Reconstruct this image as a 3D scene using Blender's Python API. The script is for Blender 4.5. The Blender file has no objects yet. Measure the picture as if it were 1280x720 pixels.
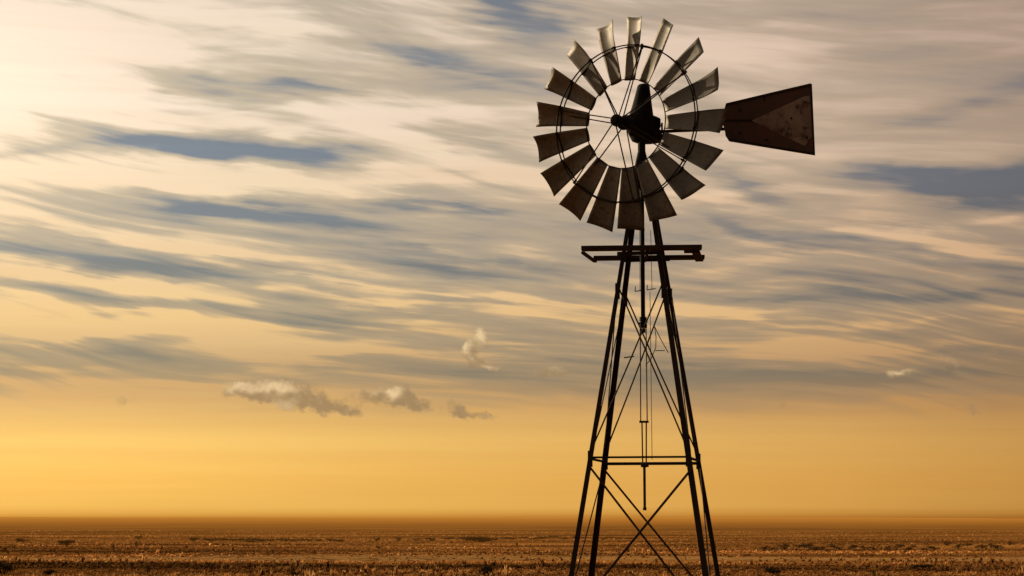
import bpy, math, random
import numpy as np
from mathutils import Vector, Matrix
random.seed(7)
rng = np.random.default_rng(11)
SC = bpy.context.scene
COL = SC.collection
R = math.radians

# ------------------------------------------------------------------ helpers
def srgb(r, g, b, a=1.0):
    f = lambda c: (c/255/12.92) if c/255 <= .04045 else ((c/255+.055)/1.055)**2.4
    return (f(r), f(g), f(b), a)

def tag(o, label=None, cat=None, group=None, kind=None):
    if label: o['label'] = label
    if cat: o['category'] = cat
    if group: o['group'] = group
    if kind: o['kind'] = kind
    return o

def empty(name, loc=(0, 0, 0)):
    o = bpy.data.objects.new(name, None)
    o.location = loc
    o.empty_display_size = .3
    COL.objects.link(o)
    return o

class MB:
    """collects verts and faces of one mesh"""
    def __init__(s): s.v = []; s.f = []
    def add(s, vs, fs):
        n = len(s.v); s.v += [tuple(v) for v in vs]; s.f += [tuple(i+n for i in f) for f in fs]
    def box(s, c, size, M=None):
        x, y, z = [d/2 for d in size]
        vs = [Vector((i*x, j*y, k*z)) for i in (-1, 1) for j in (-1, 1) for k in (-1, 1)]
        if M is not None: vs = [M @ v for v in vs]
        vs = [v+Vector(c) for v in vs]
        s.add(vs, [(0, 1, 3, 2), (4, 6, 7, 5), (0, 4, 5, 1), (2, 3, 7, 6), (0, 2, 6, 4), (1, 5, 7, 3)])
    def bar(s, a, b, w, h, up=(0, 0, 1)):
        """rectangular bar from a to b, w across, h along up"""
        a, b = Vector(a), Vector(b); d = (b-a).normalized()
        sd = d.cross(Vector(up)).normalized(); u = sd.cross(d).normalized()
        vs = []
        for p in (a, b):
            for i, j in ((-1, -1), (1, -1), (1, 1), (-1, 1)): vs.append(p+sd*(i*w/2)+u*(j*h/2))
        s.add(vs, [(0, 3, 2, 1), (4, 5, 6, 7)]+[(i, (i+1) % 4, (i+1) % 4+4, i+4) for i in range(4)])
    def tube(s, pts, r, n=8, r2=None):
        pts = [Vector(p) for p in pts]; m = len(pts); vs = []
        for i, p in enumerate(pts):
            d = (pts[min(i+1, m-1)]-pts[max(i-1, 0)]).normalized()
            a = d.cross(Vector((0, 0, 1)))
            if a.length < .05: a = d.cross(Vector((0, 1, 0)))
            a.normalize(); b = d.cross(a)
            rr = r if r2 is None else r+(r2-r)*i/(m-1)
            vs += [p+a*(rr*math.cos(2*math.pi*k/n))+b*(rr*math.sin(2*math.pi*k/n)) for k in range(n)]
        fs = [(i*n+k, i*n+(k+1) % n, (i+1)*n+(k+1) % n, (i+1)*n+k) for i in range(m-1) for k in range(n)]
        fs += [tuple(range(n))[::-1], tuple((m-1)*n+k for k in range(n))]
        s.add(vs, fs)
    def prism(s, poly, d):
        """extrude a closed 3D polygon by vector d"""
        n = len(poly); d = Vector(d)
        vs = [Vector(p) for p in poly]+[Vector(p)+d for p in poly]
        s.add(vs, [tuple(range(n))[::-1], tuple(range(n, 2*n))]+[(i, (i+1) % n, (i+1) % n+n, i+n) for i in range(n)])
    def rings(s, rows, cap=True):
        n = len(rows[0]); vs = [v for r in rows for v in r]; m = len(rows)
        fs = [(i*n+k, i*n+(k+1) % n, (i+1)*n+(k+1) % n, (i+1)*n+k) for i in range(m-1) for k in range(n)]
        if cap: fs += [tuple(range(n))[::-1], tuple((m-1)*n+k for k in range(n))]
        s.add(vs, fs)
    def build(s, name, mat, parent=None, smooth=False, bevel=0, org=(0, 0, 0)):
        me = bpy.data.meshes.new(name)
        o_ = Vector(org)
        me.from_pydata([tuple(Vector(v)-o_) for v in s.v], [], s.f); me.update()
        import bmesh
        bm = bmesh.new(); bm.from_mesh(me)
        if s.f: bmesh.ops.recalc_face_normals(bm, faces=bm.faces)
        bm.to_mesh(me); bm.free()
        me.materials.append(mat)
        if smooth:
            me.polygons.foreach_set('use_smooth', [True]*len(me.polygons))
        o = bpy.data.objects.new(name, me); COL.objects.link(o)
        o.location = org
        if parent: o.parent = parent
        if bevel:
            b = o.modifiers.new('bevel', 'BEVEL'); b.width = bevel; b.segments = 2; b.limit_method = 'ANGLE'
        return o

class NT:
    """tiny node-tree writer"""
    def __init__(s, tree): s.t = tree; s.n = tree.nodes; s.l = tree.links; s.n.clear()
    def node(s, typ, **kw):
        n = s.n.new(typ)
        for k, v in kw.items(): setattr(n, k, v)
        return n
    def put(s, sock, v):
        if isinstance(v, bpy.types.NodeSocket): s.l.new(v, sock)
        elif v is not None: sock.default_value = v
    def m(s, op, a, b=None, c=None, clamp=False):
        n = s.node('ShaderNodeMath', operation=op); n.use_clamp = clamp
        for i, v in enumerate((a, b, c)):
            if v is not None: s.put(n.inputs[i], v)
        return n.outputs[0]
    def vm(s, op, a, b=None):
        n = s.node('ShaderNodeVectorMath', operation=op)
        s.put(n.inputs[0], a)
        if b is not None: s.put(n.inputs[1], b)
        return n.outputs['Value'] if op in ('DOT_PRODUCT', 'LENGTH') else n.outputs[0]
    def xyz(s, x=0., y=0., z=0.):
        n = s.node('ShaderNodeCombineXYZ')
        for i, v in enumerate((x, y, z)): s.put(n.inputs[i], v)
        return n.outputs[0]
    def sep(s, v):
        n = s.node('ShaderNodeSeparateXYZ'); s.put(n.inputs[0], v); return n.outputs
    def noise(s, vec, scale=1., detail=4., rough=.5, dist=0., lac=2., col=False):
        n = s.node('ShaderNodeTexNoise')
        s.put(n.inputs['Vector'], vec)
        for k, v in (('Scale', scale), ('Detail', detail), ('Roughness', rough), ('Distortion', dist), ('Lacunarity', lac)):
            s.put(n.inputs[k], v)
        return n.outputs['Color' if col else 'Fac']
    def sm(s, v, a, b, lo=0., hi=1.):
        n = s.node('ShaderNodeMapRange', interpolation_type='SMOOTHSTEP')
        for i, q in enumerate((v, a, b, lo, hi)): s.put(n.inputs[i], q)
        return n.outputs[0]
    def lin(s, v, a, b, lo=0., hi=1.):
        n = s.node('ShaderNodeMapRange')
        for i, q in enumerate((v, a, b, lo, hi)): s.put(n.inputs[i], q)
        return n.outputs[0]
    def mix(s, f, a, b, mode='MIX'):
        n = s.node('ShaderNodeMix', data_type='RGBA', blend_type=mode)
        s.put(n.inputs[0], f); s.put(n.inputs[6], a); s.put(n.inputs[7], b)
        return n.outputs[2]
    def ramp(s, v, stops):
        n = s.node('ShaderNodeValToRGB'); s.put(n.inputs[0], v); cr = n.color_ramp
        while len(cr.elements) < len(stops): cr.elements.new(.5)
        for e, (p, c) in zip(cr.elements, stops): e.position = p; e.color = c
        return n.outputs[0]

def material(name, fn):
    m = bpy.data.materials.new(name); m.use_nodes = True
    t = NT(m.node_tree); out = t.node('ShaderNodeOutputMaterial')
    sh = fn(t); t.l.new(sh, out.inputs['Surface'])
    return m

def principled(t, col, rough=.7, metal=0., bump=None, bstr=.3, bdist=.01, spec=.5):
    p = t.node('ShaderNodeBsdfPrincipled')
    t.put(p.inputs['Base Color'], col); t.put(p.inputs['Roughness'], rough); t.put(p.inputs['Metallic'], metal)
    t.put(p.inputs['Specular IOR Level'], spec)
    if bump is not None:
        b = t.node('ShaderNodeBump'); t.put(b.inputs['Height'], bump)
        b.inputs['Strength'].default_value = bstr; b.inputs['Distance'].default_value = bdist
        t.l.new(b.outputs[0], p.inputs['Normal'])
    return p.outputs[0]

# ------------------------------------------------------------------ camera
F = 2340.0                       # focal length in photo pixels (1280 wide)
PITCH = math.atan(288/F)
EYE = 1.6
cam = bpy.data.cameras.new('camera'); cam.sensor_width = 36; cam.lens = F/1280*36
cam.clip_start = .1; cam.clip_end = 60000
co = bpy.data.objects.new('camera', cam); COL.objects.link(co)
co.location = (0, 0, EYE); co.rotation_euler = (R(90)+PITCH, 0, 0)
SC.camera = co

def azel(px, py):
    """direction of a photo point, as 100ths of a pixel of azimuth and elevation"""
    x = (px-640)/F; u = (360-py)/F
    d = Vector((x, math.cos(PITCH)-u*math.sin(PITCH), math.sin(PITCH)+u*math.cos(PITCH))).normalized()
    return math.atan2(d.x, d.y)*F/100, math.asin(d.z)*F/100

# ------------------------------------------------------------------ light
SUN_AZ = R(-50)                  # left of the view direction (+Y)
SUN_EL = R(21)
sd = Vector((math.sin(SUN_AZ)*math.cos(SUN_EL), math.cos(SUN_AZ)*math.cos(SUN_EL), math.sin(SUN_EL)))
sl = bpy.data.lights.new('sun', 'SUN'); sl.energy = 5.0; sl.angle = R(.5); sl.color = (1, .78, .50)
so = bpy.data.objects.new('sun', sl); COL.objects.link(so)
so.rotation_euler = sd.to_track_quat('Z', 'Y').to_euler()

world = bpy.data.worlds.new('World'); SC.world = world; world.use_nodes = True
t = NT(world.node_tree)
tc = t.node('ShaderNodeTexCoord').outputs['Generated']
x, y, z = t.sep(tc)
az = t.m('ARCTAN2', x, y)
U = t.m('MULTIPLY', az, F/100); V = t.m('MULTIPLY', t.m('ARCSINE', z), F/100)
uv = t.xyz(U, V, 0)
# gentle warp, so that no lobe is a clean ellipse
wn = t.vm('SUBTRACT', t.noise(t.vm('MULTIPLY', uv, (.42, 1.0, 1)), 1, 4, .5, col=True), (.5, .5, .5))
wv = t.vm('ADD', uv, t.vm('MULTIPLY', wn, (1.7, .62, 0)))
wn2 = t.vm('SUBTRACT', t.noise(t.vm('MULTIPLY', uv, (.8, 3.0, 1)), 1, 4, .55, col=True), (.5, .5, .5))
wv = t.vm('ADD', wv, t.vm('MULTIPLY', wn2, (.8, .22, 0)))
wn3 = t.vm('SUBTRACT', t.noise(t.vm('MULTIPLY', t.vm('ADD', uv, t.xyz(0., t.m('MULTIPLY', U, .12), 4.)), (.7, 9., 1)), 1, 3, .5, col=True), (.5, .5, .5))
wv = t.vm('ADD', wv, t.vm('MULTIPLY', wn3, (1.5, .16, 0)))
wv = t.vm('MULTIPLY', wv, (1, 1, 0))

def lobe(vec, px, py, rx, ry, rot=0, k=1.):
    cu, cv = azel(px, py)
    mp = t.node('ShaderNodeMapping', vector_type='TEXTURE')
    t.put(mp.inputs[0], vec)
    mp.inputs[1].default_value = (cu, cv, 0)
    mp.inputs[2].default_value = (0, 0, R(-rot))
    mp.inputs[3].default_value = (rx/100, ry/100, 1)
    d2 = t.vm('DOT_PRODUCT', t.vm('MULTIPLY', mp.outputs[0], (1, 1, 0)), mp.outputs[0])
    return t.m('MULTIPLY', t.m('EXPONENT', t.m('MULTIPLY', d2, -1.)), k)

def field(vec, lst):
    # the running sum rides in z, which keeps the lobes in one chain
    for q in lst:
        vec = t.vm('ADD', vec, t.xyz(0., 0., lobe(vec, *q)))
    return t.sep(vec)[2]
#SKYBEGIN
DARK = [  # blue-grey gaps and shaded streaks: px, py, rx, ry, tilt, weight
    (290, 104, 165, 13, 0, .62), (400, 112, 60, 12, 10, .3), (255, 184, 190, 17, 1, .95), (60, 186, 90, 6, 0, .3),
    (270, 248, 170, 14, 4, .55), (380, 268, 140, 14, 8, .5), (90, 312, 210, 15, 3, .6), (330, 338, 220, 15, 7, .6),
    (600, 330, 170, 15, 8, .45), (180, 372, 260, 9, 6, .32), (480, 392, 190, 9, 7, .4),
    (655, 20, 75, 38, 30, .75), (480, 55, 150, 14, 8, .38), (600, 90, 110, 12, 15, .3), (555, 262, 85, 7, 12, .45),
    (620, 190, 70, 14, 20, .3),
    (1260, 212, 150, 17, -2, .75), (1215, 238, 110, 15, 7, .7), (1150, 205, 60, 8, -6, .3), (950, 232, 75, 14, 24, .5), (1210, 128, 110, 18, -8, .35),
    (1090, 318, 240, 12, 14, .4), (1130, 372, 280, 9, 3, .42), (960, 352, 200, 8, 5, .25),
    (1080, 468, 330, 15, 0, .8), (1000, 488, 300, 7, 1, .3), (1200, 440, 120, 6, 3, .25), (700, 458, 250, 16, 2, .5), (420, 448, 200, 12, 4, .35), (90, 442, 190, 15, 3, .48),
    (600, 425, 130, 9, 4, .25), (1000, 20, 160, 12, 3, .2), (1150, 60, 130, 10, -4, .2),
]
LIGHT = [
    (200, 298, 210, 5, 6, .35), (430, 350, 230, 5, 6, .4), (520, 378, 200, 5, 5, .35), (250, 396, 230, 5, 5, .35), (560, 306, 160, 5, 8, .3), (430, 232, 120, 5, 8, .3), (1000, 395, 260, 5, 4, .3), (960, 300, 150, 5, 12, .25),
    (775, 140, 70, 70, 0, .35), (1235, 262, 70, 7, -4, .4),
    (30, 130, 240, 42, 0, .6), (110, 222, 330, 17, 0, .6), (330, 210, 240, 12, 3, .35), (330, 152, 150, 10, 0, .3),
    (40, 30, 260, 40, 2, .3), (140, 345, 190, 11, 5, .5), (60, 400, 190, 12, 4, .45), (330, 425, 160, 13, 6, .6),
    (500, 285, 140, 12, 10, .3), (460, 170, 90, 60, 40, .25), (930, 60, 150, 50, 10, .25), (1000, 270, 180, 16, 12, .35),
    (1150, 300, 160, 10, 16, .3), (640, 372, 150, 8, 4, .3), (1100, 430, 260, 8, 2, .25), (240, 500, 260, 20, 0, .2),
]
def streaks(scale, seed, tilt, fine):
    # streaks run with a slow bend, tipping down to the right
    bend = t.m('MULTIPLY', t.m('SUBTRACT', t.noise(t.vm('ADD', t.vm('MULTIPLY', uv, (.12, .25, 1)), (seed, 0, seed)), 1, 2, .4), .5), 2.3)
    vv = t.m('ADD', t.m('ADD', V, t.m('MULTIPLY', U, tilt)), bend)
    q = t.xyz(t.m('MULTIPLY', U, scale[0]), t.m('MULTIPLY', vv, scale[1]), seed)
    return t.m('SUBTRACT', t.noise(q, 1, fine, .5, .35), .5)
n1 = streaks((.20, 1.25), 3.1, .10, 4)
n2 = streaks((.30, 3.3), 9.4, .13, 5)
n3 = streaks((1.6, 1.9), 5.2, .2, 6)
n4 = streaks((.48, 8.0), 2.7, .11, 4)
base = t.m('ADD', t.m('ADD', t.m('MULTIPLY', n1, 1.6), t.m('MULTIPLY', n2, 1.75)), t.m('ADD', t.m('MULTIPLY', n3, .18), t.m('MULTIPLY', n4, t.sm(V, 4.2, 2.4, .85, 1.7))))
calm = t.m('MULTIPLY', t.sm(U, -1., 4.5), t.sm(V, 2.6, 4.6))
base = t.m('MULTIPLY', base, t.m('SUBTRACT', 1., t.m('MULTIPLY', calm, .45)))
D = t.m('ADD', t.m('ADD', base, t.lin(U, -6.4, 6.4, .27, .41)), field(wv, [q[:5]+(q[5]*1.2,) for q in DARK]+[q[:5]+(-q[5],) for q in LIGHT]))
# streaks only live above the haze
hz = t.sm(V, .95, 1.8)
D = t.m('MULTIPLY', t.lin(D, -.15, 1.2), hz)
e = lambda py: min(1., max(0., azel(640, py)[1]/8.))
vr = t.m('DIVIDE', V, 8., clamp=True)
bright = t.ramp(vr, [(0., srgb(196, 130, 46)), (e(645.5), srgb(206, 142, 54)), (e(641.5), srgb(224, 164, 70)), (e(634), srgb(238, 182, 86)), (e(600), srgb(244, 187, 90)),
    (e(550), srgb(242, 192, 102)), (e(500), srgb(214, 168, 104)), (e(455), srgb(212, 172, 118)), (e(400), srgb(243, 202, 138)),
    (e(330), srgb(243, 208, 158)), (e(250), srgb(249, 220, 180)), (e(150), srgb(250, 227, 199)), (1., srgb(240, 219, 198))])
midc = t.ramp(vr, [(0., srgb(186, 124, 42)), (e(600), srgb(232, 184, 98)), (e(520), srgb(202, 162, 106)), (e(465), srgb(172, 148, 112)),
    (e(400), srgb(184, 162, 128)), (e(320), srgb(190, 172, 144)), (e(190), srgb(204, 186, 158)), (1., srgb(194, 180, 160))])
dark = t.ramp(vr, [(0., srgb(180, 118, 40)), (e(600), srgb(226, 178, 92)), (e(520), srgb(184, 152, 104)), (e(465), srgb(138, 127, 106)),
    (e(400), srgb(126, 124, 114)), (e(320), srgb(118, 122, 124)), (e(190), srgb(116, 126, 138)), (1., srgb(122, 127, 134))])
sky = t.node('ShaderNodeTexSky', sky_type='NISHITA')
sky.sun_disc = False; sky.sun_elevation = SUN_EL; sky.sun_rotation = SUN_AZ
sky.altitude = 900; sky.dust_density = 3.; sky.air_density = 1.2
nsk = t.vm('SCALE', sky.outputs[0]); nsk.node.inputs['Scale'].default_value = .06
# the clear air behind the cloud: real sky plus the thin veil over it
veil = t.mix(t.m('MULTIPLY', t.sm(V, 1., 4.), .12), dark, nsk)
c = t.mix(t.sm(D, .40, 1.08), t.mix(t.sm(D, .08, .48), bright, midc), veil)
# brightest towards the low sun, dimmer to the right and behind
ca = t.m('COSINE', t.m('SUBTRACT', az, SUN_AZ))
side = t.m('SUBTRACT', t.lin(U, -6.4, 6.4, 1.0, .72), t.m('MULTIPLY', t.sm(U, 1., 6.4), t.sm(V, .4, 2.2, .06, 0.)))
back = t.lin(ca, -.6, .5, .10, 1.)
side = t.m('MAXIMUM', t.m('MINIMUM', side, 1.35), .62)
glow = t.m('ADD', lobe(uv, -60, 110, 230, 120, 0, .17), lobe(uv, -40, 570, 420, 70, 0, .15))
gain = t.m('ADD', t.m('MULTIPLY', side, back), glow)
gg = t.m('MULTIPLY', gain, t.lin(U, -3., 6.4, 1.0, .88))
c = t.vm('MULTIPLY', c, t.xyz(gain, gg, gg))
lay = t.noise(t.vm('ADD', t.vm('MULTIPLY', uv, (.16, 5.5, 1)), (0, 0, 7.7)), 1, 4, .55, .3)
lay = t.m('ADD', 1., t.m('MULTIPLY', t.m('SUBTRACT', lay, .5), .20))
c = t.vm('MULTIPLY', c, t.xyz(t.m('POWER', lay, .6), lay, t.m('POWER', lay, 1.3)))
# small cumulus puffs floating over the haze
pv = t.vm('ADD', uv, t.vm('MULTIPLY', t.vm('SUBTRACT', t.noise(uv, 5.5, 4, .6, col=True), (.5, .5, .5)), (.30, .26, 0)))
pv = t.vm('MULTIPLY', pv, (1, 1, 0))
PUFF = [(296, 489, 26, 9, 0, 1.), (325, 489, 18, 11, 0, .8), (352, 491, 34, 15, 5, 1.2), (380, 497, 34, 15, 14, 1.1), (412, 508, 34, 9, 12, .8), (440, 512, 18, 6, 8, .5),
        (462, 496, 22, 10, 0, .9), (498, 495, 20, 13, 10, 1.1), (520, 506, 24, 9, 16, 1.), (573, 511, 16, 10, 35, 1.), (598, 521, 32, 6, 5, .7),
        (598, 427, 12, 15, 25, 1.2), (585, 438, 9, 15, -20, 1.), (598, 455, 12, 8, 25, .8), (616, 460, 14, 5, 10, .8), (1124, 467, 18, 7, 0, .9), (1218, 512, 14, 9, 0, .6),
        (1190, 455, 30, 14, 25, .6), (700, 464, 20, 10, 0, .6), (675, 468, 14, 8, 0, .5), (155, 497, 18, 10, 0, .5), (975, 508, 24, 6, 0, .45), (1240, 436, 18, 8, 0, .6), (1030, 496, 18, 6, 0, .35)]
LITP = [(296, 484, 24, 6, 0, .9), (346, 484, 26, 7, 0, .9), (356, 506, 14, 7, 0, .5), (490, 490, 11, 8, 0, 1.), (466, 489, 14, 4, 0, .4), (1185, 448, 18, 4, 20, .4),
        (599, 419, 10, 10, 20, 1.3), (583, 434, 6, 12, -20, 1.), (612, 459, 12, 4, 0, .6), (1124, 465, 13, 4, 0, .8), (155, 494, 12, 5, 0, .4), (697, 460, 12, 4, 0, .5)]
pf = t.sm(t.m('ADD', field(pv, PUFF), t.m('MULTIPLY', t.m('SUBTRACT', t.noise(uv, 7, 4, .6), .5), 1.1)), .22, 1.0)
pl = t.m('ADD', field(pv, LITP), t.m('MULTIPLY', t.m('SUBTRACT', t.noise(uv, 9, 3, .5), .5), .7), clamp=True)
pcol = t.mix(pl, srgb(152, 123, 86), srgb(234, 202, 152))
c = t.mix(t.m('MULTIPLY', pf, .85), c, pcol)
# below the horizon: ground bounce
c = t.mix(t.sm(V, -.6, -.02), srgb(96, 62, 30), c)
bg = t.node('ShaderNodeBackground'); t.put(bg.inputs[0], c); bg.inputs[1].default_value = 1.0
nb = t.node('ShaderNodeBackground'); t.put(nb.inputs[0], sky.outputs[0]); nb.inputs[1].default_value = .004
ad = t.node('ShaderNodeAddShader'); t.l.new(bg.outputs[0], ad.inputs[0]); t.l.new(nb.outputs[0], ad.inputs[1])
wo = t.node('ShaderNodeOutputWorld'); t.l.new(ad.outputs[0], wo.inputs[0])
#SKYEND

# ------------------------------------------------------------------ materials
def steel(c1, c2, rust, rough=.62, scale=6., metal=.3):
    def fn(t):
        g = t.node('ShaderNodeNewGeometry').outputs['Position']
        a = t.noise(g, scale, 6, .65); b = t.noise(g, scale*4, 5, .7)
        c = t.mix(t.sm(a, .35, .65), c1, c2)
        c = t.mix(t.sm(b, .54, .70), c, rust)
        return principled(t, c, rough, metal, bump=b, bstr=.25, bdist=.004, spec=.2)
    return fn
M_LEG = material('dark rusted angle iron', steel((.014, .009, .007, 1), (.022, .013, .009, 1), (.032, .013, .008, 1), .8, 6., 0.))
M_ROD = material('rusted rod', steel((.03, .014, .009, 1), (.04, .018, .011, 1), (.05, .018, .009, 1), .8, 6., 0.))
M_CAST = material('black cast iron', steel((.006, .005, .005, 1), (.010, .008, .007, 1), (.014, .008, .006, 1), .9, 9., 0.))
M_WOOD = material('weathered plank', steel((.02, .014, .011, 1), (.03, .02, .015, 1), (.014, .01, .007, 1), .85, 5., 0.))
def blade_fn(t):
    tcn = t.node('ShaderNodeTexCoord').outputs['Object']
    oi = t.node('ShaderNodeObjectInfo').outputs['Random']
    p = t.vm('ADD', tcn, t.xyz(oi, oi, t.m('MULTIPLY', oi, 37.)))
    a = t.noise(t.vm('MULTIPLY', p, (1, 1, 1)), 3.5, 6, .65, 1.)
    b = t.noise(p, 17, 6, .72)
    c = t.mix(t.sm(a, .3, .7), (.066, .058, .046, 1), (.135, .108, .072, 1))
    c = t.mix(t.m('MULTIPLY', t.sm(t.m('ADD', t.m('MULTIPLY', a, .4), t.m('MULTIPLY', b, .6)), .51, .62), .7), c, (.036, .020, .012, 1))
    v = t.m('ADD', .85, t.m('MULTIPLY', oi, .3))
    c = t.vm('MULTIPLY', c, t.xyz(v, v, v))
    return principled(t, c, t.lin(a, .3, .7, .48, .65), .22, bump=b, bstr=.15, bdist=.003, spec=.4)
M_BLADE = material('weathered galvanised sail', blade_fn)
def vane_fn(light):
    def fn(t):
        g = t.node('ShaderNodeNewGeometry').outputs['Position']
        a = t.noise(g, 3., 6, .65, .5); b = t.noise(t.vm('MULTIPLY', g, (1, 1, .5)), 14, 6, .7)
        if light: c = t.mix(t.sm(a, .35, .65), (.25, .195, .155, 1), (.17, .12, .095, 1)); c = t.mix(t.m('MULTIPLY', t.sm(t.m('ADD', t.m('MULTIPLY', a, .5), t.m('MULTIPLY', b, .5)), .52, .60), .85), c, (.035, .014, .01, 1))
        else: c = t.mix(t.sm(a, .35, .65), (.045, .028, .022, 1), (.085, .034, .024, 1)); c = t.mix(t.m('MULTIPLY', t.sm(b, .52, .7), .7), c, (.05, .04, .03, 1))
        return principled(t, c, .75, .1, bump=b, bstr=.2, bdist=.004)
    return fn
M_VANE = material('dark red vane paint', vane_fn(False)); M_TRI = material('faded vane paint', vane_fn(True))

def painted_haze(t, sh, scale=560., col=srgb(180, 114, 42)):
    """distance haze painted in as a glow that grows across the plain"""
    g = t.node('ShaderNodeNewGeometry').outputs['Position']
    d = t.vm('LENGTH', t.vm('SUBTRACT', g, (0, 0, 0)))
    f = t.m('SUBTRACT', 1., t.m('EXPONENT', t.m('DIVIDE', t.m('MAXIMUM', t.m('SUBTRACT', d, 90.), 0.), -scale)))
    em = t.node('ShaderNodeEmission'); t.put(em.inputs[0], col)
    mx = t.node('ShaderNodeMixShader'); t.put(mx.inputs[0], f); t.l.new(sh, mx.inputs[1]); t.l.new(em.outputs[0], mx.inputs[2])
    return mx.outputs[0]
def bands(t, g):
    """long uneven strips of lighter and darker growth across the plain"""
    n1_ = t.noise(t.vm('MULTIPLY', g, (.012, .085, 0.)), 1., 4, .55, .5)
    n2_ = t.noise(t.vm('MULTIPLY', g, (.07, .30, 0.)), 1., 5, .6, .4)
    v = t.m('ADD', t.m('MULTIPLY', n1_, .62), t.m('MULTIPLY', n2_, .38))
    return t.ramp(v, [(.38, (.50, .43, .38, 1)), (.46, (1.05, .93, .80, 1)), (.54, (1.75, 1.62, 1.45, 1)), (.63, (1.95, 1.9, 1.7, 1))])
def ground_fn(t):
    g = t.node('ShaderNodeNewGeometry').outputs['Position']
    gx, gy, gz = t.sep(g)
    q = t.vm('MULTIPLY', g, (.35, 1., 0.))
    a = t.noise(q, .10, 7, .62, .6); b = t.noise(g, 1.6, 6, .68); c3 = t.noise(q, .028, 6, .6, .4)
    c = t.ramp(a, [(.36, (.05, .020, .005, 1)), (.46, (.12, .050, .012, 1)), (.55, (.19, .086, .022, 1)), (.66, (.28, .14, .040, 1))])
    c = t.mix(t.m('MULTIPLY', t.sm(b, .42, .62), .6), c, (.06, .028, .012, 1))
    c = t.mix(t.m('MULTIPLY', t.sm(c3, .54, .62), .8), c, (.04, .017, .007, 1))
    c = t.mix(1., c, bands(t, g), 'MULTIPLY')
    # pale bare strip of the old track
    wob = t.m('ADD', gy, t.m('MULTIPLY', t.m('SUBTRACT', t.noise(g, .03, 3, .5), .5), 14.))
    st = t.m('MULTIPLY', t.sm(wob, 76., 79.), t.sm(wob, 90., 84.))
    c = t.mix(t.m('MULTIPLY', st, t.sm(b, .62, .42)), c, (.36, .20, .07, 1))
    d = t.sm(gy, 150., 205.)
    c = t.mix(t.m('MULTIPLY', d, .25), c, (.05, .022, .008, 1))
    df = t.node('ShaderNodeBsdfDiffuse'); t.put(df.inputs[0], c)
    bp = t.node('ShaderNodeBump'); t.put(bp.inputs['Height'], b); bp.inputs['Strength'].default_value = .9; bp.inputs['Distance'].default_value = .12
    t.l.new(bp.outputs[0], df.inputs['Normal'])
    return painted_haze(t, df.outputs[0])
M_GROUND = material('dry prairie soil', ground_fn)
def leaf_fn(base, var):
    def fn(t):
        at = t.node('ShaderNodeAttribute', attribute_name='tint').outputs['Color']
        c = t.mix(var, base, at, 'MULTIPLY')
        if var: c = t.mix(1., c, bands(t, t.node('ShaderNodeNewGeometry').outputs['Position']), 'MULTIPLY')
        df = t.node('ShaderNodeBsdfDiffuse'); t.put(df.inputs[0], c)
        tr = t.node('ShaderNodeBsdfTranslucent'); t.put(tr.inputs[0], c)
        mx = t.node('ShaderNodeMixShader'); mx.inputs[0].default_value = .42
        t.l.new(df.outputs[0], mx.inputs[1]); t.l.new(tr.outputs[0], mx.inputs[2])
        return painted_haze(t, mx.outputs[0])
    return fn
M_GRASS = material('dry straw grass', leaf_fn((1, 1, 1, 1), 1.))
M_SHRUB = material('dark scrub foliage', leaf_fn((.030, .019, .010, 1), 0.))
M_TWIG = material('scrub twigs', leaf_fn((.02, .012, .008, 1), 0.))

# ------------------------------------------------------------------ ground
def noise2(x, y):
    """cheap smooth relief of the plain"""
    h = 0
    for i, (fx, fy, a, p) in enumerate(((.021, .034, .10, .3), (.053, .047, .07, 1.9), (.11, .16, .045, 4.1), (.31, .27, .025, 2.2), (.7, .9, .012, .7))):
        h = h+a*np.sin(x*fx+p+1.3*np.sin(y*fy*.7+p))*np.cos(y*fy+p*2+1.1*np.sin(x*fx*.6))
    return h
def relief(x, y):
    r = np.hypot(x, y)
    return noise2(x, y)*np.clip((r-20)/30, .3, 1)*np.clip(1-(r-500)/800, 0, 1)-.04
ya = np.concatenate([np.linspace(-120, 6, 26), np.geomspace(7, 260, 260), np.geomspace(270, 45000, 60)])
xs_unit = np.concatenate([-np.geomspace(6, .5, 20), np.linspace(-.45, .45, 160), np.geomspace(.5, 6, 20)])
gv = []
for yy in ya:
    wdt = max(abs(yy), 26)
    gv.append(np.c_[xs_unit*wdt, np.full(len(xs_unit), yy)])
gv = np.concatenate(gv); nx = len(xs_unit)
gz = relief(gv[:, 0], gv[:, 1])
me = bpy.data.meshes.new('ground')
idx = np.arange((len(ya)-1)*(nx-1)); ii = (idx//(nx-1))*nx+idx % (nx-1)
faces = np.c_[ii, ii+1, ii+nx+1, ii+nx]
me.from_pydata(np.c_[gv, gz].tolist(), [], faces.tolist()); me.update()
me.polygons.foreach_set('use_smooth', [True]*len(me.polygons))
me.materials.append(M_GROUND)
go = bpy.data.objects.new('ground', me); COL.objects.link(go); tag(go, kind='structure')

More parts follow.
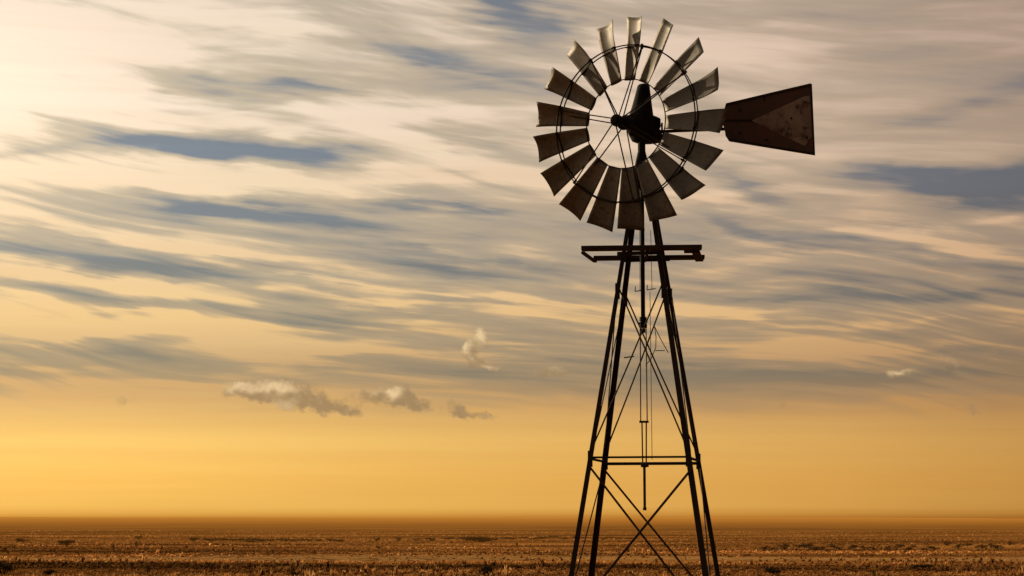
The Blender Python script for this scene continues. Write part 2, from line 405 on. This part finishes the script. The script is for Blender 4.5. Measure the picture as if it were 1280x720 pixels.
# low mesa and rises on the horizon
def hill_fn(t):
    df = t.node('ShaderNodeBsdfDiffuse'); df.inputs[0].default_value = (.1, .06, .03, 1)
    em = t.node('ShaderNodeEmission'); em.inputs[0].default_value = srgb(194, 128, 46)  # far haze painted in as an even glow, nearly hiding the surface
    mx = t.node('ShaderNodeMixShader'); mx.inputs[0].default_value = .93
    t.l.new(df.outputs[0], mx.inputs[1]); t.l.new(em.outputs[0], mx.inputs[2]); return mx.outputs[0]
M_HILL = material('hill with painted haze', hill_fn)
b = MB()
def ridge(x0, x1, y, h, flat=.3, n=40):
    fr = []; bk = []
    for i in range(n+1):
        s = i/n; e_ = min(1, min(s, 1-s)/flat); e_ = e_*e_*(3-2*e_)
        hh = h*e_*(1+.12*math.sin(s*17)+.06*math.sin(s*41))
        X = x0+(x1-x0)*s
        fr.append((X, y, -2)); bk.append((X, y+h*4, hh))
    rows = fr+bk+[(p[0], p[1]+h*6, -2) for p in fr]
    m_ = n+1
    b.add(rows, [(i, i+1, i+m_+1, i+m_) for i in range(n)]+[(i+m_, i+m_+1, i+2*m_+1, i+2*m_) for i in range(n)])
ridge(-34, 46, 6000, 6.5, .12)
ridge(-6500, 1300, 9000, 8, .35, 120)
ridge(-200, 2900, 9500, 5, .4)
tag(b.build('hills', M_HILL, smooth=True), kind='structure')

# ------------------------------------------------------------------ grass (stuff)
def grass(n, ymin, ymax, hmin, hmax, blades, name, tall=False):
    yy = np.exp(rng.uniform(math.log(ymin), math.log(ymax), n))
    xx = rng.uniform(-1, 1, n)*(yy*.36+9)
    # patchy: keep where the patch noise is high
    pn = np.sin(xx*.35+1.7*np.sin(yy*.21))*np.cos(yy*.27+1.3*np.sin(xx*.17))+.5*np.sin(xx*1.3+yy*.9)
    track = (yy > 77) & (yy < 87+2*np.sin(xx*.1))
    big = np.sin(yy**.5*7.+xx*.02)+.8*np.sin(xx*.06+yy*.13)
    keep = (rng.uniform(-1.9, 1.1, n) < pn*.6+big*.7) & ~(track & (rng.uniform(0, 1, n) < .9))
    if tall: keep &= pn > .3
    xx, yy, pn, big = xx[keep], yy[keep], pn[keep], np.sin(xx[keep]*.04+yy[keep]*.5)+.6*np.sin(xx[keep]*.11+yy[keep]*.23); n = len(xx)
    h = rng.uniform(hmin, hmax, n)*(1+.25*np.clip(pn, -1, 1.5))*(1-.25*(yy > 100))
    k = blades
    X = np.repeat(xx, k); Y = np.repeat(yy, k); H = np.repeat(h, k)*rng.uniform(.5, 1.1, n*k)
    Rr = rng.uniform(0, 1, n*k)**.7*np.repeat(h, k)*(.35 if not tall else .15)
    A = rng.uniform(0, 2*np.pi, n*k)
    bx = X+Rr*np.cos(A)*.6; by = Y+Rr*np.sin(A)*.6
    lean = rng.uniform(.05, .75 if not tall else .3, n*k)*H
    tx = bx+np.cos(A)*lean; ty = by+np.sin(A)*lean
    bz = relief(bx, by)-.02; tz = bz+H
    W = np.maximum(.007, Y*.00042)*rng.uniform(.7, 1.5, n*k)
    B = rng.uniform(0, 2*np.pi, n*k); dx = np.cos(B)*W; dy = np.sin(B)*W
    mx_ = bx+(tx-bx)*.45; my_ = by+(ty-by)*.45; mz = bz+H*.62
    v = np.empty((n*k, 5, 3))
    v[:, 0] = np.c_[bx-dx, by-dy, bz]; v[:, 1] = np.c_[bx+dx, by+dy, bz]
    v[:, 2] = np.c_[mx_+dx*.8, my_+dy*.8, mz]; v[:, 3] = np.c_[mx_-dx*.8, my_-dy*.8, mz]
    v[:, 4] = np.c_[tx, ty, tz]
    N = n*k; me = bpy.data.meshes.new(name)
    me.vertices.add(N*5); me.vertices.foreach_set('co', v.ravel())
    base = np.arange(N)*5
    loops = np.c_[base, base+1, base+2, base+3, base+3, base+2, base+4].ravel()
    me.loops.add(N*7); me.loops.foreach_set('vertex_index', loops.astype(np.int32))
    st = np.c_[np.arange(N)*7, np.arange(N)*7+4].ravel()
    me.polygons.add(N*2); me.polygons.foreach_set('loop_start', st.astype(np.int32))
    me.update(calc_edges=True); me.validate()
    pal = np.array([(.36, .19, .065), (.27, .13, .040), (.17, .075, .024), (.09, .038, .012), (.44, .27, .11)])
    w = rng.choice(5, n, p=[.28, .28, .22, .12, .10] if not tall else [.3, .2, .1, .1, .3])
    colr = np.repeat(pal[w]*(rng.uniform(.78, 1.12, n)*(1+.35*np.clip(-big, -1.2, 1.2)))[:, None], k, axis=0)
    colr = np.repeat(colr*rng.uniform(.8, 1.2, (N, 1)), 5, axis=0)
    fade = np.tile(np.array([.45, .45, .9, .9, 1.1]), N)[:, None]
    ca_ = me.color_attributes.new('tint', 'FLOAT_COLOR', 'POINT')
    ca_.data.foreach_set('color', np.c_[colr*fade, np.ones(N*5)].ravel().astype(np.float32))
    me.materials.append(M_GRASS)
    o = bpy.data.objects.new(name, me); COL.objects.link(o)
    return o
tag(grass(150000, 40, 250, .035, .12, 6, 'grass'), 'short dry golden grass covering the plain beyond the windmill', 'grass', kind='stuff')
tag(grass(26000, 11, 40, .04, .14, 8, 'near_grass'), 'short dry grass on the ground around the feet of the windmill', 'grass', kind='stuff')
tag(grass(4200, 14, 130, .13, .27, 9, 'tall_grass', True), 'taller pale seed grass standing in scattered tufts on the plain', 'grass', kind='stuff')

# ------------------------------------------------------------------ shrubs
def at_ground(px, py):
    """the spot on the plain where a photo point meets level ground"""
    x = (px-640)/F; u = (360-py)/F
    d = Vector((x, math.cos(PITCH)-u*math.sin(PITCH), math.sin(PITCH)+u*math.cos(PITCH)))
    s = -EYE/d.z
    return d.x*s, d.y*s
def shrub_meshes(w, h, seed, nleaf=420, parts=True):
    rr = random.Random(seed); fo = MB(); tw = MB()
    lumps = [(rr.uniform(-.32, .32)*w, rr.uniform(-.3, .3)*w, h*rr.uniform(.35, .72), rr.uniform(.16, .3)*w, h*rr.uniform(.2, .36)) for _ in range(7)]
    for (lx, ly, lz, lr, lh) in lumps:
        tw.tube([(lx*.15, ly*.15, -.06), (lx*.5, ly*.6, lz*.5), (lx, ly, lz+lh*.5)], .022*w, 4, .006*w)
        for _ in range(nleaf//7):
            th = rr.uniform(0, 2*math.pi); ph = math.acos(rr.uniform(-1, 1)); q = rr.uniform(.45, 1.08)
            p = Vector((lx+lr*q*math.sin(ph)*math.cos(th), ly+lr*q*math.sin(ph)*math.sin(th), max(.02, lz+lh*q*math.cos(ph))))
            s_ = rr.uniform(.02, .05)*max(w, h*1.2)
            a_ = Vector((rr.gauss(0, 1), rr.gauss(0, 1), rr.gauss(0, 1))).normalized()*s_
            b_ = Vector((rr.gauss(0, 1), rr.gauss(0, 1), rr.gauss(0, 1)+.6)).normalized()*s_
            fo.add([p-a_, p+b_, p+a_, p-b_*.7], [(0, 1, 2, 3)])
    return fo, tw
def shrub(px, py, wpx, hpx, label, seed, group=None, name='shrub', small=False):
    X, Y = at_ground(px, py)
    sc = Y/F
    w, h = wpx*sc, hpx*sc
    Z = float(relief(np.array([X]), np.array([Y]))[0])
    fo, tw = shrub_meshes(w, h, seed, 210 if small else 480)
    if small:
        for v_, f_ in ((tw.v, tw.f),): fo.add(v_, f_)
        o = fo.build(name, M_SHRUB); o.location = (X, Y, Z)
    else:
        o = empty(name, (X, Y, Z))
        fo.build('foliage', M_SHRUB, o); tw.build('stems', M_TWIG, o)
    tag(o, label, 'shrub', group)
    return o
SHR = [
    (4, 713, 34, 20, 'large dark shrub cut by the left edge of the photo, on the near grass'),
    (61, 714, 22, 9, 'low shrub on the near grass, just right of the shrub cut by the left edge'),
    (186, 713, 13, 13, 'leaning shrub alone on the near grass at lower left'),
    (122, 705, 15, 7, 'small low shrub just below the left end of the pale track'),
    (368, 719, 18, 10, 'brown shrub rising from the bottom edge, left of the middle of the plain'),
    (80, 681, 22, 7, 'wide flat shrub in the far left scrub, second from the left edge'),
    (28, 677, 18, 5, 'low flat shrub nearest the left edge on the far plain'),
    (171, 684, 8, 9, 'narrow upright dark shrub standing alone beyond the left track'),
    (174, 673, 14, 5, 'small low shrub directly behind the narrow upright one at left'),
    (142, 686, 4, 10, 'very thin upright shrub between the flat and the narrow upright one at left'),
    (243, 675, 16, 5, 'dark low mound of shrub at the left end of the long scrub line'),
    (470, 675, 15, 6, 'rounded shrub on the far scrub line, left one of the pair in mid plain'),
    (497, 675, 13, 7, 'rounded shrub on the far scrub line, right one of the pair in mid plain'),
    (474, 684, 13, 4, 'small flat shrub just in front of the pair on the far scrub line'),
    (596, 675, 46, 6, 'long low dark thicket on the far scrub line left of the windmill'),
    (603, 719, 30, 13, 'wiry brown shrub at the bottom edge left of the windmill legs'),
    (819, 701, 10, 9, 'small round dark shrub between the windmill legs'),
    (970, 716, 26, 11, 'broad brown shrub in the pale grass right of the windmill'),
    (1093, 720, 7, 13, 'thin upright dark shrub at the bottom edge right of the windmill'),
    (1148, 706, 34, 6, 'wide flat olive shrub in the pale grass at lower right'),
    (1013, 684, 12, 8, 'taller shrub at the left part of the dark row right of the windmill'),
]
for i, (px, py, w_, h_, lb) in enumerate(SHR):
    shrub(px, py, w_, h_, lb, 100+i, small=(w_ < 16))
rr = random.Random(5)
for i in range(34):
    px = 955+i*8.2+rr.uniform(-4, 4)
    if i > 26: px = 1180+(i-27)*14+rr.uniform(-5, 5)
    shrub(px, 683.5+rr.uniform(-1.5, 1.5)-(1 if i > 26 else 0), rr.uniform(10, 20), rr.uniform(3.2, 6.5),
          'low shrub in the ragged row across the plain right of the windmill', 300+i, 'scrub row right of the windmill', small=True)
for i in range(26):
    px = 255+i*7.+rr.uniform(-5, 5)
    shrub(px, 674.5+rr.uniform(-1, 1.2), rr.uniform(9, 18), rr.uniform(2., 4.),
          'low shrub in the far scrub line left of the mid-plain pair', 400+i, 'far scrub line left of the windmill', small=True)
for i in range(24):
    px = 520+i*11.5+rr.uniform(-5, 5)
    shrub(px, 672.5+rr.uniform(-1, 1), rr.uniform(10, 20), rr.uniform(1.6, 3.4),
          'faint low shrub in the far scrub line behind the thicket and windmill', 500+i, 'far scrub line behind the windmill', small=True)

# ------------------------------------------------------------------ windmill
AX = Vector((1.8466, 26.0, 0))
TH = .19; K = .1477; ZA = 6.92
gz0 = float(relief(np.array([AX.x]), np.array([AX.y]))[0])
mill = empty('windmill', (AX.x, AX.y, gz0))
tag(mill, 'tall rusty farm windmill with a bladed wheel, tail vane and four legged steel tower', 'windmill')
def W(p): return Vector(p)-Vector((AX.x, AX.y, gz0))     # world -> windmill local
def put(mb, name, mat, parent=None, **kw):
    """build a part whose collected points are in world coordinates"""
    par = parent or mill
    org = Vector(kw.pop('org', AX))
    o = mb.build(name, mat, None, org=org, **kw)
    base = mill.location if par is mill else mill.location+par.location
    o.parent = par
    o.location = org-base
    return o
cT, sT = math.cos(TH), math.sin(TH)
def corner(sx, sy, z_, extra=0.):
    h = K*(ZA-z_)+extra
    return Vector((AX.x+h*(sx*cT+sy*sT), AX.y+h*(-sx*sT+sy*cT), z_))
fx = Vector((cT, -sT, 0)); fy = Vector((sT, cT, 0))
for sx, sy, w_ in ((-1, -1, .072), (-1, 1, .082), (1, -1, .080), (1, 1, .070)):
    b = MB()
    lo, hi = corner(sx, sy, gz0-.25, .035), corner(sx, sy, 6.62, .03)
    th = .009
    for a_, c_ in ((lo, hi),):
        ux = fx*(-sx); uy = fy*(-sy)
        L = [(0, 0), (w_, 0), (w_, th), (th, th), (th, w_), (0, w_)]
        L2 = [(i*.8, j*.8) for i, j in L]
        b.rings([[a_+ux*i+uy*j for i, j in L], [c_+ux*i+uy*j for i, j in L2]])
    # splice plates and bolts where the sections join
    for zs in (2.40, 4.72):
        p = corner(sx, sy, zs, .035)
        b.box(p+ux*(w_*.5)-uy*.006, (w_*.9, .012, .22), Matrix.Rotation(-TH, 3, 'Z'))
    put(b, 'leg', M_LEG, org=(lo.x, lo.y, gz0))
# footing pads
for sx in (-1, 1):
    for sy in (-1, 1):
        b = MB(); p = corner(sx, sy, gz0, .02)
        b.box((p.x, p.y, gz0-.02), (.34, .34, .22)); put(b, 'footing', M_CAST, org=(p.x, p.y, gz0), bevel=.02)
def face(sx1, sy1, z1, sx2, sy2, z2, r, name='brace', off=0., flat=False, mat=None, sag=0.):
    b = MB(); p, q = corner(sx1, sy1, z1, .0), corner(sx2, sy2, z2, .0)
    o_ = Vector((0, 0, 0))
    if sy1 == sy2: o_ = fy*(off+(.012 if sy1 > 0 else -.012))
    else: o_ = fx*(off+(.012 if sx1 > 0 else -.012))
    p, q = p+o_, q+o_
    if flat:
        b.bar(p, q, .008, r*2); b.bar(p+Vector((0, 0, r)), q+Vector((0, 0, r)), .045, .008)
    else:
        pts = [p.lerp(q, s/8)-Vector((0, 0, sag*math.sin(math.pi*s/8))) for s in range(9)]
        b.tube(pts, r, 6)
    put(b, name, mat or M_ROD, org=p)
# girts around the tower
for z_, r_ in ((2.40, .026), (.35, .025)):
    face(-1, -1, z_+.018, 1, -1, z_+.018, r_*.45, 'girt', flat=True, mat=M_LEG)
    face(-1, 1, z_-.03, 1, 1, z_-.03, r_*.75, 'girt', flat=True, mat=M_LEG)
    face(-1, -1, z_, -1, 1, z_, r_*.5, 'girt', flat=True, mat=M_LEG)
    face(1, -1, z_, 1, 1, z_, r_*.5, 'girt', flat=True, mat=M_LEG)
# upper crossed rods
for sy in (-1, 1):
    face(-1, sy, 4.78, 1, sy, 2.52, .0115, off=.010, sag=.018 if sy > 0 else -.010)
    face(1, sy, 4.84, -1, sy, 2.54, .0115, off=-.014, sag=.012 if sy < 0 else .022)
face(-1, -1, 4.7, -1, 1, 2.5, .008); face(-1, 1, 4.7, -1, -1, 2.5, .008, off=.02)
face(1, -1, 4.7, 1, 1, 2.5, .008); face(1, 1, 4.7, 1, -1, 2.5, .008, off=.02)
# lower crossed rods (one of the far face is gone)
face(-1, -1, 2.30, 1, -1, .18, .0155, off=.012)
face(1, -1, 2.24, -1, -1, .18, .019, off=-.022)
face(-1, 1, 2.30, 1, 1, .22, .0165)
face(-1, -1, .2, -1, 1, 2.2, .010); face(1, 1, 2.3, 1, -1, .2, .009)
# mast, pump rod
mx0 = AX.x-.016
b = MB()
b.tube([(mx0, 26, 4.36), (mx0, 26, 6.2)], .030, 10); b.tube([(mx0, 26, 6.2), (mx0, 26, 7.0)], .054, 12)
b.rings([[Vector((mx0+r_*math.cos(a), 26+r_*math.sin(a), z_)) for a in [k*math.pi/6 for k in range(12)]] for z_, r_ in ((6.2, .03), (6.28, .13), (6.45, .12), (6.72, .06), (6.74, .054))])
put(b, 'mast', M_CAST, smooth=True, org=(mx0, 26, 4.36))
b = MB()
for z_, r_ in ((4.36, .05), (4.27, .055), (4.20, .03)): b.tube([(mx0, 26, z_-.03), (mx0, 26, z_+.03)], r_, 8)
b.bar((mx0-.06, 26, 4.30), (mx0+.06, 26, 4.33), .02, .03)
put(b, 'coupling', M_CAST, org=(mx0, 26, 4.3))
b = MB()
for dx in (-.045, .045): b.tube([(mx0+dx, 26, 2.93), (mx0+dx*.9, 26, 4.28)], .008, 6)
b.bar((mx0-.065, 26, 2.93), (mx0+.065, 26, 2.93), .03, .03)
b.tube([(mx0-.028, 26, 2.93), (mx0-.022, 26, 2.30)], .010, 6); b.tube([(mx0+.032, 26, 2.93), (mx0+.026, 26, 2.30)], .010, 6)
b.bar((mx0-.05, 26, 2.33), (mx0+.06, 26, 2.33), .03, .05)
b.tube([(mx0, 26, 2.32), (mx0, 26, 1.71)], .019, 8)
b.tube([(mx0, 26, 1.75), (mx0, 26, 1.71)], .026, 8)
put(b, 'pump_rod', M_ROD, org=(mx0, 26, 1.71))
# furl wires with their brackets
for dx, z0_, z1_ in ((-.062, 4.74, 6.2), (.105, 4.76, 5.6), (.085, 2.4, 4.74)):
    b = MB(); b.tube([(AX.x+dx, 25.9, z0_), (AX.x+dx*.9, 25.9, z1_)], .0045, 5)
    if z0_ > 4:
        b.bar((AX.x+dx-.07, 25.9, z0_), (AX.x+dx+.05, 25.9, z0_+.02), .012, .012)
        b.bar((AX.x+dx-.07, 25.9, z0_), (AX.x+dx-.065, 25.9, z0_+.07), .012, .012)
    put(b, 'furl_wire', M_ROD, org=(AX.x+dx, 25.9, z0_))
b = MB()
b.tube([(AX.x+.15, 26.1, 4.27), (AX.x+.17, 26.1, 4.12), (AX.x+.165, 26.1, 3.97), (AX.x+.10, 26.1, 3.82), (AX.x+.02, 26.1, 3.72)], .006, 5)
b.tube([(AX.x+.15, 26.1, 4.27), (AX.x+.24, 26.1, 4.08), (AX.x+.34, 26.1, 3.90)], .006, 5)
b.tube([(AX.x+.16, 26.1, 3.93), (AX.x+.29, 26.1, 3.93)], .006, 5)
b.tube([(AX.x-.28, 26.1, 3.83), (AX.x-.14, 26.1, 3.85)], .009, 5)
put(b, 'loose_wire', M_ROD, org=(AX.x+.15, 26.1, 4.27))
# platform
def plank(p, q, w_, h_, name='plank', mat=M_WOOD, par=None):
    b = MB(); b.bar(p, q, w_, h_); return put(b, name, mat, par, org=p, bevel=.004)
pz = 5.28
pl0 = MB()
pl0.bar((.98, 25.62, pz-.035), (1.19, 26.52, pz-.035), .05, .03)
pl0.bar((2.53, 25.52, pz-.035), (2.67, 26.42, pz-.035), .11, .03)
for sy in (-1, 1):
    p, q = corner(-1, sy, pz-.035, .07), corner(1, sy, pz-.035, .07)
    pl0.bar(p-fx*.01+fy*(.03*sy), q+fx*.01+fy*(.03*sy), .03, .05)
pl0.bar((AX.x+.02, 25.55, pz-.036), (AX.x+.04, 26.45, pz-.036), .04, .04)
plat = put(pl0, 'platform', M_LEG, org=(AX.x, AX.y, pz))
def sub(mb, name, mat, org, bevel=0, par=None, smooth=False):
    o = mb.build(name, mat, None, org=org, bevel=bevel, smooth=smooth); o.parent = par
    pw = mill.location+par.location
    o.location = Vector(org)-pw
    return o
for p, q, w_, h_ in (((.955, 25.50, pz+.004), (2.60, 25.38, pz+.004), .24, .048), ((1.165, 26.45, pz+.002), (2.735, 26.35, pz+.002), .24, .044), ((2.40, 25.86, pz+.012), (2.62, 25.83, pz+.010), .16, .025)):
    b = MB(); b.bar(p, q, w_, h_); sub(b, 'plank', M_WOOD, p, .004, plat)

# gearbox, on the turntable above the mast
YAW = .578
n_ = Vector((-math.sin(YAW), -math.cos(YAW), 0)); ex = Vector((math.cos(YAW), -math.sin(YAW), 0)); up = Vector((0, 0, 1))
WC = Vector((1.591, 25.60, 7.054))
GC = WC-n_*.46
def ovals(spec, n=20, pw=2.6):
    """stack of rounded boxes: z, half length along the shaft, half width, shift along shaft"""
    rows = []
    for z_, a_, w_, s_ in spec:
        row = []
        for k in range(n):
            th = 2*math.pi*k/n; c_, d_ = math.cos(th), math.sin(th)
            row.append(Vector((GC.x, GC.y, z_))+n_*(s_+a_*math.copysign(abs(c_)**(2/pw), c_))+ex*(w_*math.copysign(abs(d_)**(2/pw), d_)))
        rows.append(row)
    return rows
b = MB()
b.rings(ovals([(6.87, .10, .10, -.05), (6.91, .22, .20, -.14), (6.97, .25, .23, -.14), (6.99, .28, .21, -.10), (7.06, .29, .20, -.04), (7.09, .28, .20, 0), (7.10, .30, .22, .0), (7.22, .30, .22, .0), (7.23, .24, .19, .0)]))
b.tube([GC-n_*.2, WC+n_*.30], .060, 12); b.tube([GC+n_*.22+up*.03, WC+n_*.22], .10, 14, .06)
b.tube([GC+up*.02+n_*.20, GC+up*.02+n_*.34], .09, 14)
b.box(GC-n_*.05-ex*-.20+up*.09, (.10, .12, .10))
gear = put(b, 'gearbox', M_CAST, org=GC, smooth=False, bevel=.006)
b = MB()
b.rings(ovals([(7.225, .19, .165, .03), (7.26, .18, .155, .025), (7.40, .145, .13, .0), (7.52, .12, .11, -.02), (7.62, .098, .092, -.035), (7.69, .088, .082, -.045), (7.715, .06, .06, -.047), (7.728, .01, .01, -.047)], 24, 2.4))
hood = sub(b, 'hood', M_CAST, (GC.x, GC.y, 7.23), 0, gear, True)

# wheel
tips = [(794, 20), (836, 26), (876.6, 54.7), (899, 100), (902, 149), (893, 200), (866.6, 242), (828.6, 271), (789, 284), (750, 281.6), (713, 264), (687, 228.7), (674, 185), (673.4, 142), (687, 97), (715.6, 59), (753, 29.7)]
angs = []
for px, py in tips:
    x_ = (px-640)/F; u_ = (360-py)/F
    d = Vector((x_, math.cos(PITCH)-u_*math.sin(PITCH), math.sin(PITCH)+u_*math.cos(PITCH)))
    o_ = Vector((0, 0, EYE)); s_ = (WC-o_).dot(n_)/d.dot(n_); P = o_+d*s_-WC
    angs.append((math.atan2(P.dot(ex), P.z), P.length))
def rad(a): return ex*math.sin(a)+up*math.cos(a)
def tan_(a): return ex*math.cos(a)-up*math.sin(a)
RI, RO = .630, 1.100
b = MB()
def hoop(r, ax_, tr, n=96):
    pts = [WC+rad(2*math.pi*k/n)*r+n_*ax_ for k in range(n)]
    rows = []
    for k in range(n):
        rd = rad(2*math.pi*k/n)
        rows.append([pts[k]+rd*(tr*math.cos(q))+n_*(tr*1.6*math.sin(q)) for q in (0, 1.047, 2.094, 3.1416, 4.189, 5.236)])
    m_ = 6; vs = [v for r_ in rows for v in r_]
    b.add(vs, [(i*m_+k, i*m_+(k+1) % m_, ((i+1) % n)*m_+(k+1) % m_, ((i+1) % n)*m_+k) for i in range(n) for k in range(m_)])
hoop(RO, -.035, .0085); hoop(RO+.006, .055, .0095); hoop(RI, .02, .0075)
wheel = put(b, 'wheel', M_LEG, org=WC, smooth=True)
tag(wheel)
for i, (a, L_) in enumerate(angs):
    b = MB(); nr, nc = 12, 8; rows = []
    bend = random.choice((0., .05, -.05, .16, -.14, .02)); side_ = random.choice((-1, 1))
    r0 = RI-.015; jit = random.uniform(-.07, .07); L_ = .45*L_+.55*1.496
    for k in range(nr+1):
        s_ = k/nr; w_ = .192+(.385-.192)*s_; ph = R(10+21*s_)+jit
        row = []
        for j in range(nc+1):
            q = j/nc*2-1
            tipcut = -.012*(1-q*q)*s_-.02*q*s_
            rho = r0+(L_+.012-r0)*s_+tipcut
            c_ = tan_(a)*math.cos(ph)+n_*math.sin(ph); m_ = n_*math.cos(ph)-tan_(a)*math.sin(ph)
            dent = bend*max(0., s_-.62)**1.5*(1+.6*q*side_)+.006*math.sin(7*s_+3*q+i*2.1)*s_
            row.append(WC+rad(a)*rho+c_*(q*w_/2)-m_*((.016+.022*s_)*(1-q*q)+dent))
        rows.append(row)
    vs = [v for r_ in rows for v in r_]; m2 = nc+1
    b.add(vs, [(i_*m2+j_, i_*m2+j_+1, (i_+1)*m2+j_+1, (i_+1)*m2+j_) for i_ in range(nr) for j_ in range(nc)])
    o = sub(b, 'blade', M_BLADE, WC+rad(a)*RI, 0, wheel, True)
    sm_ = o.modifiers.new('thickness', 'SOLIDIFY'); sm_.thickness = .003
    # sail bracket riveted behind the sail at the outer hoop
    b = MB(); c_ = tan_(a)*math.cos(R(24))+n_*math.sin(R(24)); m_ = n_*math.cos(R(24))-tan_(a)*math.sin(R(24))
    ctr = WC+rad(a)*RO
    pts = [ctr+c_*(q*.155)-m_*(.032*(1-q*q))+m_*.008 for q in (-1, -.6, -.2, .2, .6, 1)]
    for p_, q_ in zip(pts[:-1], pts[1:]): b.bar(p_, q_, .028, .006, m_)
    b.bar(ctr+c_*.15+m_*.01, ctr+c_*.15+n_*.03-tan_(a)*.03, .02, .012, rad(a))
    sub(b, 'blade_bracket', M_LEG, ctr, 0, wheel)
# spokes: front and rear rod of each of the seven arms, from the two hub plates to the outer hoop
HF, HR = WC+n_*.27, WC+n_*.07
for ad_ in (14, 57, 123, 172, 226, 285, 330):
    a = R(ad_)
    for H_, axo, da in ((HF, .055, .035), (HR, -.035, -.03)):
        b = MB(); p = H_+rad(a)*.05+tan_(a)*(.02 if axo > 0 else -.03); q = WC+rad(a+da*.6)*RO+n_*axo
        b.tube([p, q], .0095, 6); b.tube([q-rad(a)*.03, q+rad(a)*.03], .017, 6)
        sub(b, 'spoke', M_LEG, p, 0, wheel)
b = MB()
b.tube([HF-n_*.03, HF+n_*.03], .085, 16); b.tube([HF+n_*.03, HF+n_*.07], .045, 12)
b.tube([HR-n_*.02, HR+n_*.02], .10, 16); b.tube([HR, HF], .055, 12)
sub(b, 'hub', M_CAST, HF, .004, wheel)

# tail
def tp(px, py, Yv=26.0):
    """corner of the tail vane: the photo point carried onto the vane's own upright plane"""
    x_ = (px-640)/F; u_ = (360-py)/F
    d = Vector((x_, math.cos(PITCH)-u_*math.sin(PITCH), math.sin(PITCH)+u_*math.cos(PITCH)))
    # plane through (3,26) turning slightly towards the camera
    nn = Vector((.10, 1, 0)); o_ = Vector((0, 0, EYE))
    s_ = (Vector((2.9, Yv, 7))-o_).dot(nn)/d.dot(nn)
    return o_+d*s_
b = MB(); TD = Vector((1, -.10, 0)).normalized(); TN = Vector((.10, 1, 0)).normalized()
a0, a1 = Vector((1.98, 26.05, 7.035)), tp(912, 160.5)+TN*.03
b.bar(a0, a1, .035, .038); b.bar(a0-up*.018, a0.lerp(a1, .5), .05, .02)
b.bar(a1, tp(1003, 156)+TN*.03, .03, .03)
b.tube([a0+Vector((-.02, 0, 0)), a0+Vector((.06, 0, .05)), a0+Vector((.14, 0, .10)), a0+Vector((.145, 0, .03))], .012, 6)
b.tube([a0+Vector((.145, 0, .13)), a0+Vector((.145, 0, .02))], .014, 6)
arm = put(b, 'tail_arm', M_LEG, org=a0)
poly = [(907.5, 129), (903, 144.5), (905.5, 149), (902.6, 151), (904.2, 157), (905.5, 161), (907, 170), (911.6, 176.8), (960, 184.8), (1019, 194.4), (1017.5, 160), (1015, 105), (1013, 104), (960, 116.5)]
b = MB(); b.prism([tp(*q) for q in poly], TN*.006)
vane = put(b, 'vane', M_VANE, org=tp(960, 150))
b = MB()
tri = [(939.5, 150.7), (975, 134.5), (1004, 121), (1012, 119.5), (1014, 150), (1014.5, 172), (1006, 182.5), (985, 172.5), (962, 161.5)]
b.prism([tp(*q)-TN*.004 for q in tri], TN*.002)
sub(b, 'painted_triangle', M_TRI, tp(975, 150), 0, vane)
b = MB()
b.bar(tp(903, 151)-TN*.008, tp(940, 150.5)-TN*.008, .008, .022)
for q0, q1 in (((908, 131), (1013, 106.5)), ((912, 175), (1018, 192.2))): b.bar(tp(*q0)-TN*.006, tp(*q1)-TN*.006, .008, .02)
b.bar(tp(1013.3, 107)-TN*.006, tp(1017.6, 192)-TN*.006, .008, .014)
for q in ((1006, 128), (1008, 172), (958, 175), (955, 124), (925, 138), (925, 166), (989, 148)):
    p = tp(*q)-TN*.004; b.tube([p, p-TN*.014], .016, 8)
sub(b, 'vane_rib', M_LEG, tp(920, 150), 0, vane)

# ------------------------------------------------------------------ render settings
SC.view_settings.view_transform = 'Standard'; SC.view_settings.look = 'None'
SC.view_settings.exposure = 0; SC.view_settings.gamma = 1
SC.render.engine = 'CYCLES'
SC.cycles.max_bounces = 4; SC.cycles.diffuse_bounces = 2; SC.cycles.glossy_bounces = 2
SC.render.resolution_x = 1024; SC.render.resolution_y = 576
